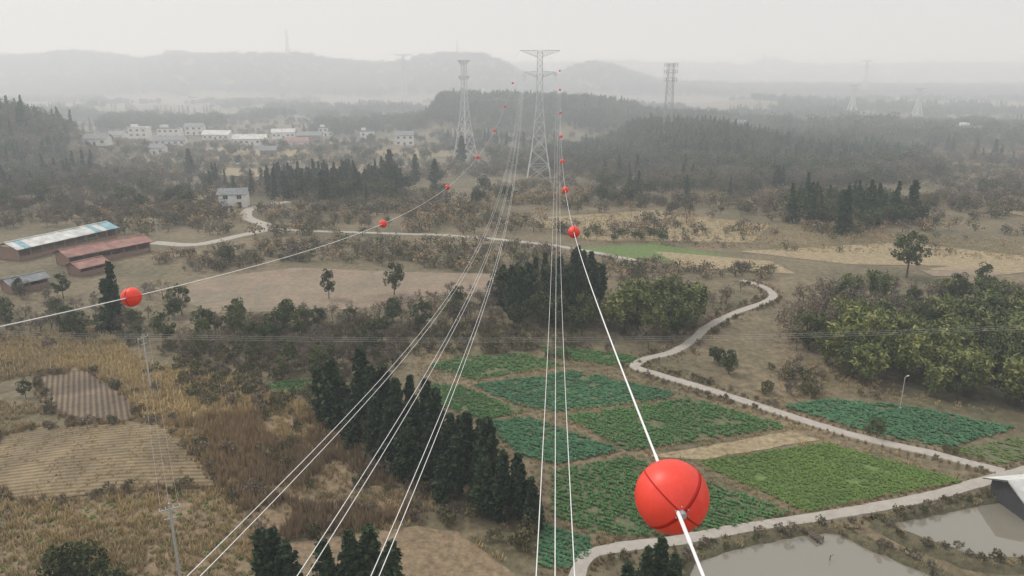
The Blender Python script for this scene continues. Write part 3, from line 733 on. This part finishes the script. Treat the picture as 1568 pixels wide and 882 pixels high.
# ------------------------------------------------------------------ vegetation masses
def veg(name,px,kind,dens,smin,smax,world=None,**k):
    P=fillpts(world or GP(px),dens,**k); scatter(name,P,C[kind],smin,smax); return P
veg("tree_clump",[(765,470),(800,440),(900,440),(925,480),(905,500),(790,498)],'cypress',.12,.6,1.05)
veg("tree_clump",[(770,490),(930,500),(900,520),(780,510)],'broad',.06,.6,1.0)
veg("tree_clump",[(765,470),(820,450),(900,450),(925,480),(905,500),(790,498)],'broad',.05,.7,1.1)
veg("bamboo_grove",[(920,520),(940,470),(1050,460),(1085,490),(1040,525),(980,540)],'bamboo',.06,.5,.95)
veg("woodland",[(920,520),(940,460),(1050,450),(1085,480),(1040,525),(980,540)],'winter',.05,.6,1)
veg("woodland",[(1060,480),(1130,440),(1180,435),(1110,470),(1070,500)],'winter',.08,.4,.75)
veg("bamboo_grove",[(1230,540),(1300,520),(1450,500),(1700,500),(1800,620),(1600,655),(1480,625),(1400,600),(1310,590),(1280,570)],'bamboo',.055,.55,1.0)
veg("woodland",[(1210,550),(1300,510),(1450,500),(1700,500),(1800,620),(1600,655),(1480,625),(1400,600),(1310,590),(1280,570)],'broad',.03,.6,1.05)
veg("woodland",[(1200,500),(1220,465),(1300,455),(1600,455),(1800,465),(1700,500),(1300,520)],'bamboo',.022,.45,.75)
veg("woodland",[(1200,500),(1220,460),(1300,450),(1600,450),(1800,460),(1700,500),(1300,520)],'winter',.08,.5,.9)
veg("woodland",[(1200,520),(1230,465),(1320,465),(1340,520),(1280,570),(1220,545)],'winter',.08,.8,1.35)
veg("dark_shrubs",[(1075,572),(1090,555),(1150,555),(1145,575),(1100,582)],'broad',.2,.3,.5)
veg("shrubs",[(1150,600),(1200,545),(1300,570),(1380,610),(1270,605),(1200,615)],'shrub',.15,.4,1.0)
wb=[(250,530),(300,500),(560,490),(760,460),(780,500),(640,530),(560,590),(420,585),(300,570)]
veg("woodland",wb,'winter',.16,.4,.8); veg("woodland",wb,'broad',.008,.4,.75)
veg("woodland",[(-100,500),(20,475),(150,490),(260,500),(250,540),(100,520),(-100,530)],'winter',.12,.4,.75)
veg("shrubs",[(230,520),(560,500),(780,500),(980,545),(960,560),(640,545),(480,640),(300,620)],'shrub',.25,.4,.9)
veg("shrubs",[(560,650),(680,720),(830,810),(800,850),(650,790),(560,720)],'shrub',.35,.4,.9)
veg("shrubs",[(690,430),(770,425),(780,480),(600,485),(540,475),(680,455)],'winter',.08,.4,.7)
veg("scrub",[(230,400),(400,370),(780,375),(980,405),(1100,420),(900,440),(600,405),(450,400),(300,420)],'fsh',.13,.4,1.1)
veg("woodland",[(230,410),(420,375),(780,380),(760,412),(600,408),(440,405),(300,425)],'fba',.018,.3,.6)
veg("scrub",[(900,440),(1130,425),(1190,430),(1180,410),(980,415)],'fsh',.10,.4,1.0)
veg("shrubs",[(0,450),(250,450),(300,490),(0,500)],'winter',.06,.4,.8)
scatter("dry_reeds",fillpts(w_reed,4.2,clump=(5,.36,12)),C['reed'],.6,1.15)
scatter("dry_grass",fillpts(w_reed,1.4,clump=(9,.47,13)),C['dry'],.7,1.2)
scatter("reed_shrubs",fillpts(w_reed,.06),C['shrub'],.3,.8)
scatter("dry_corn_stalks",fillpts(w_corn,2.6,clump=(6,.38)),C['dry'],.7,1.2)
scatter("corn_weeds",fillpts(w_corn,1.8),C['cropy'],.6,1.1)
scatter("dry_reeds",fillpts(w_dry,3.6),C['dry'],1.0,1.7)
scatter("reed_shrubs",fillpts(w_dry,.04,clump=(10,.45)),C['shrub'],.4,.9)
scatter("dry_grass",fillpts(GP([(-100,600),(50,620),(230,640),(560,660),(700,800),(900,960),(-100,960)]),2.2,clump=(8,.42)),C['dry'],.6,1.2)
scatter("straw_swaths",fillpts(w_st,2.6,excl=False,clump=(3,.43)),C['dry'],.25,.6,tilt=.4)
e=np.concatenate([edgepts(w_st,2.5,.35),edgepts(GP([(52,578),(130,567),(190,600),(218,640),(140,655),(75,630)]),2.5,.35),edgepts(w_corn,2,.4),edgepts(w_reed,1.5,.5)]); scatter("terrace_bank_grass",e,C['reed'],.3,.7)
scatter("terrace_shrubs",e[rng.integers(0,len(e),len(e)//5)],C['shrub'],.25,.6)
scatter("dry_grass",fillpts(GP([(640,540),(1000,550),(1230,650),(1480,730),(1240,800),(900,850),(800,860),(640,600)]),1.5,pad=.2),C['dry'],.4,.8)
for w in FW[:9]: 
    scatter("field_edge_grass",edgepts(w,2.2,.2),C['dry'],.25,.5)
for r_,w in ROADS[:2]:
    a=np.array(r_); d=np.gradient(a,axis=0); d/=np.linalg.norm(d,axis=1)[:,None]; n=np.stack([-d[:,1],d[:,0]],1)
    for s_ in (-1,1):
        k=rng.integers(0,len(a),len(a)*5); o_=a[k]+n[k]*s_*(w/2+.25+rng.exponential(.5,len(k)))[:,None]; ok=free(o_[:,0],o_[:,1],.08); o_=o_[ok]
        scatter("verge_grass",np.stack([o_[:,0],o_[:,1],H(o_[:,0],o_[:,1])+.03],1),C['reed'],.12,.4)
        k=rng.integers(0,len(a),int(len(a)*.8)); k=k[fbm(a[k][:,0]/6,a[k][:,1]/6,50+s_)>.42]; o_=a[k]+rng.normal(0,.4,(len(k),2))+n[k]*s_*(w/2+1.1); ok=free(o_[:,0],o_[:,1],.5); o_=o_[ok]
        scatter("verge_shrubs",np.stack([o_[:,0],o_[:,1],H(o_[:,0],o_[:,1])],1),C['shrub'],.15,.45)
veg("grass",[(1150,610),(1200,545),(1300,560),(1420,610),(1600,640),(1270,605),(1200,620)],'dry',1.2,.4,.7)
# mid distance
CLEAR.append(GP([(100,262),(130,205),(640,200),(700,232),(640,262),(300,285)]))
def ellipse(cx,cy,a,b_,n=24): return [(cx+a*math.cos(2*math.pi*i/n),cy+b_*math.sin(2*math.pi*i/n)) for i in range(n)]
CLEAR.append(ellipse(11,300,26,45)); CLEAR.append(ellipse(-28,385,16,35))
veg("conifer_belt",[(405,300),(420,285),(600,280),(630,295),(600,308),(430,308)],'fcy',.07,.6,1.15)
veg("conifer_belt",[(405,300),(420,285),(600,280),(630,295),(600,308),(430,308)],'fbr',.03,.6,1.1)
veg("conifer_belt",[(1200,345),(1210,320),(1360,320),(1375,345),(1300,352)],'fcy',.04,.7,1.3)
veg("conifer_belt",[(1200,345),(1210,315),(1360,315),(1420,345),(1300,355)],'fbr',.03,.7,1.1)
veg("tree_belt",[(150,204),(345,198),(345,188),(160,190)],'fbr',.02,1.0,1.6,excl=False)
veg("tree_belt",[(480,210),(660,200),(660,180),(490,182)],'fbr',.012,.8,1.5,excl=False)
veg("village_trees",[(100,262),(130,215),(640,212),(700,232),(640,262),(300,285)],'fbr',.003,.4,.9)
veg("village_trees",[(100,262),(130,215),(640,212),(700,232),(640,262),(300,285)],'fba',.006,.4,.8)
veg("tree_belt",None,'fbr',.02,1.2,2.1,world=ellipse(235,545,45,18))
veg("hedge_trees",[(890,365),(960,362),(1060,370),(1040,376),(900,372)],'fbr',.05,.3,.6)
veg("reed_band",[(800,340),(1000,322),(1180,345),(1568,370),(1568,400),(1100,380),(900,370)],'dry',.6,.5,1.0,excl=False)
veg("reed_scrub",[(800,340),(1000,322),(1180,345),(1568,370),(1568,400),(1100,380),(900,370)],'fsh',.012,.4,.9,excl=False)
veg("hill_forest",None,'fcy',.035,.6,1.1,world=ellipse(125,415,85,75),clear=True)
veg("hill_forest",None,'fbr',.04,.7,1.2,world=ellipse(115,400,100,85),clear=True)
veg("hill_forest",None,'fcy',.02,.6,1.1,world=ellipse(60,620,150,80),clear=True)
veg("hill_forest",None,'fbr',.03,.8,1.3,world=ellipse(60,610,170,90),clear=True)
veg("hill_forest",None,'fcy',.008,.7,1.3,world=ellipse(-260,355,110,75),clear=True)
veg("hill_forest",None,'fbr',.018,.7,1.1,world=ellipse(-250,355,110,75),clear=True)
veg("hill_forest",None,'fba',.03,.7,1.2,world=ellipse(-250,350,130,90),clear=True)
veg("hill_forest",None,'fbr',.02,.9,1.5,world=ellipse(290,540,170,90))
veg("hill_forest",None,'fba',.04,.6,1.1,world=ellipse(80,325,85,50),clump=(25,.36),clear=True)
veg("hill_forest",None,'fbr',.022,.5,1.0,world=ellipse(85,315,80,42),clump=(18,.45,33),clear=True)
veg("hill_forest",None,'fba',.05,.6,1.1,world=ellipse(100,360,110,60),clear=True)
veg("scattered_woodland",None,'fba',.022,.4,.9,world=[(-260,240),(-120,235),(260,235),(620,700),(-620,700)],clump=(40,.47),clear=True)
veg("scattered_woodland",None,'fbr',.009,.5,1.0,world=[(-260,245),(260,245),(620,800),(-620,800)],clump=(45,.52,61),clear=True)
veg("scattered_conifers",None,'fcy',.005,.6,1.1,world=[(-260,280),(260,260),(720,900),(-720,900)],clump=(50,.54,62),clear=True)
veg("low_scrub",None,'fsh',.06,.6,1.4,world=[(-230,205),(230,205),(450,470),(-450,470)],clump=(20,.40,71))
veg("left_scrub",[(0,350),(0,260),(200,250),(340,260),(400,290),(340,345),(240,350)],'fba',.035,.4,.8,clear=True)
veg("scrub",[(440,320),(800,310),(790,360),(600,352),(450,345)],'fba',.016,.3,.65)
def farveg(name,n,y0,y1,kind,smin,smax,thr):
    Y=rng.uniform(y0,y1,n*3); X=rng.uniform(-.85,.85,n*3)*Y; k=(fbm(X/120,Y/120,44)>thr); X,Y=X[k][:n],Y[k][:n]
    scatter(name,np.stack([X,Y,H(X,Y)-.5],1),C[kind],smin,smax)
farveg("distant_forest",5000,700,1300,'fbr',.8,1.5,.47); farveg("distant_forest",1000,700,1300,'fcy',.8,1.3,.52)
farveg("distant_forest",11000,1250,1750,'fbr',1.2,2.2,.1)
farveg("distant_forest",3500,2000,2500,'fbr',2,3.5,.2)
# ------------------------------------------------------------------ haze (scattering volume with an added glow)
def hazebox(name,half,y0,y1,dens,top,em_):
    hb=B(); hb.box((0,(y0+y1)/2,(top-90)/2),(half*2,y1-y0,top+90)); hm=bpy.data.materials.new(name); hm.use_nodes=True; nt=hm.node_tree
    for n in list(nt.nodes):
        if n.type=='BSDF_PRINCIPLED': nt.nodes.remove(n)
    vs=nt.nodes.new("ShaderNodeVolumeScatter"); vs.inputs["Density"].default_value=dens; vs.inputs["Color"].default_value=(.87,.945,1,1); vs.inputs["Anisotropy"].default_value=.2
    em=nt.nodes.new("ShaderNodeEmission"); em.inputs["Color"].default_value=(.90,.96,1,1); em.inputs["Strength"].default_value=dens*em_  # weak glow added to the air, stands in for multiple scattering
    ad=nt.nodes.new("ShaderNodeAddShader"); nt.links.new(vs.outputs[0],ad.inputs[0]); nt.links.new(em.outputs[0],ad.inputs[1])
    nt.links.new(ad.outputs[0],nt.nodes["Material Output"].inputs["Volume"])
    obj("haze",hb.mesh(name,[hm]))
hazebox("near_haze",8000,-3000,9000,.00048,135,.22)
hazebox("valley_haze",7900,240,8900,.00078,130,.22)
# ------------------------------------------------------------------ light
SEL,SAZ=52,-65
w=bpy.data.worlds.new("World"); S.world=w; w.use_nodes=True; nt=w.node_tree; bg=nt.nodes["Background"]
sky=nt.nodes.new("ShaderNodeTexSky"); sky.sky_type='NISHITA'; sky.sun_disc=False; sky.sun_elevation=math.radians(SEL); sky.sun_rotation=math.radians(SAZ); sky.dust_density=6; sky.air_density=1.2; sky.ozone_density=1
hs=nt.nodes.new("ShaderNodeHueSaturation"); hs.inputs["Saturation"].default_value=.12; nt.links.new(sky.outputs[0],hs.inputs["Color"])
tc=nt.nodes.new("ShaderNodeTexCoord"); sx=nt.nodes.new("ShaderNodeSeparateXYZ"); nt.links.new(tc.outputs["Generated"],sx.inputs[0])
cr_=ramp(nt,[(6.7,6.55,6.35),(7.3,7.2,7.1),(9.6,9.5,9.4)],[0,.15,1]); nt.links.new(sx.outputs[2],cr_.inputs[0])
mx=mixc(nt,.75,hs.outputs[0],cr_.outputs[0]); nt.links.new(mx,bg.inputs["Color"])
bg.inputs["Strength"].default_value=.125
sd=bpy.data.lights.new("sun",'SUN'); sd.energy=1.5; sd.angle=math.radians(12); sd.color=(1,.93,.83); so=bpy.data.objects.new("sun",sd); COL.objects.link(so)
el=math.radians(SEL); az=math.radians(SAZ); dv=Vector((math.sin(az)*math.cos(el),math.cos(az)*math.cos(el),math.sin(el)))
so.rotation_euler=dv.to_track_quat('Z','Y').to_euler()
S.view_settings.view_transform='Standard'; S.view_settings.look='None'; S.view_settings.exposure=0
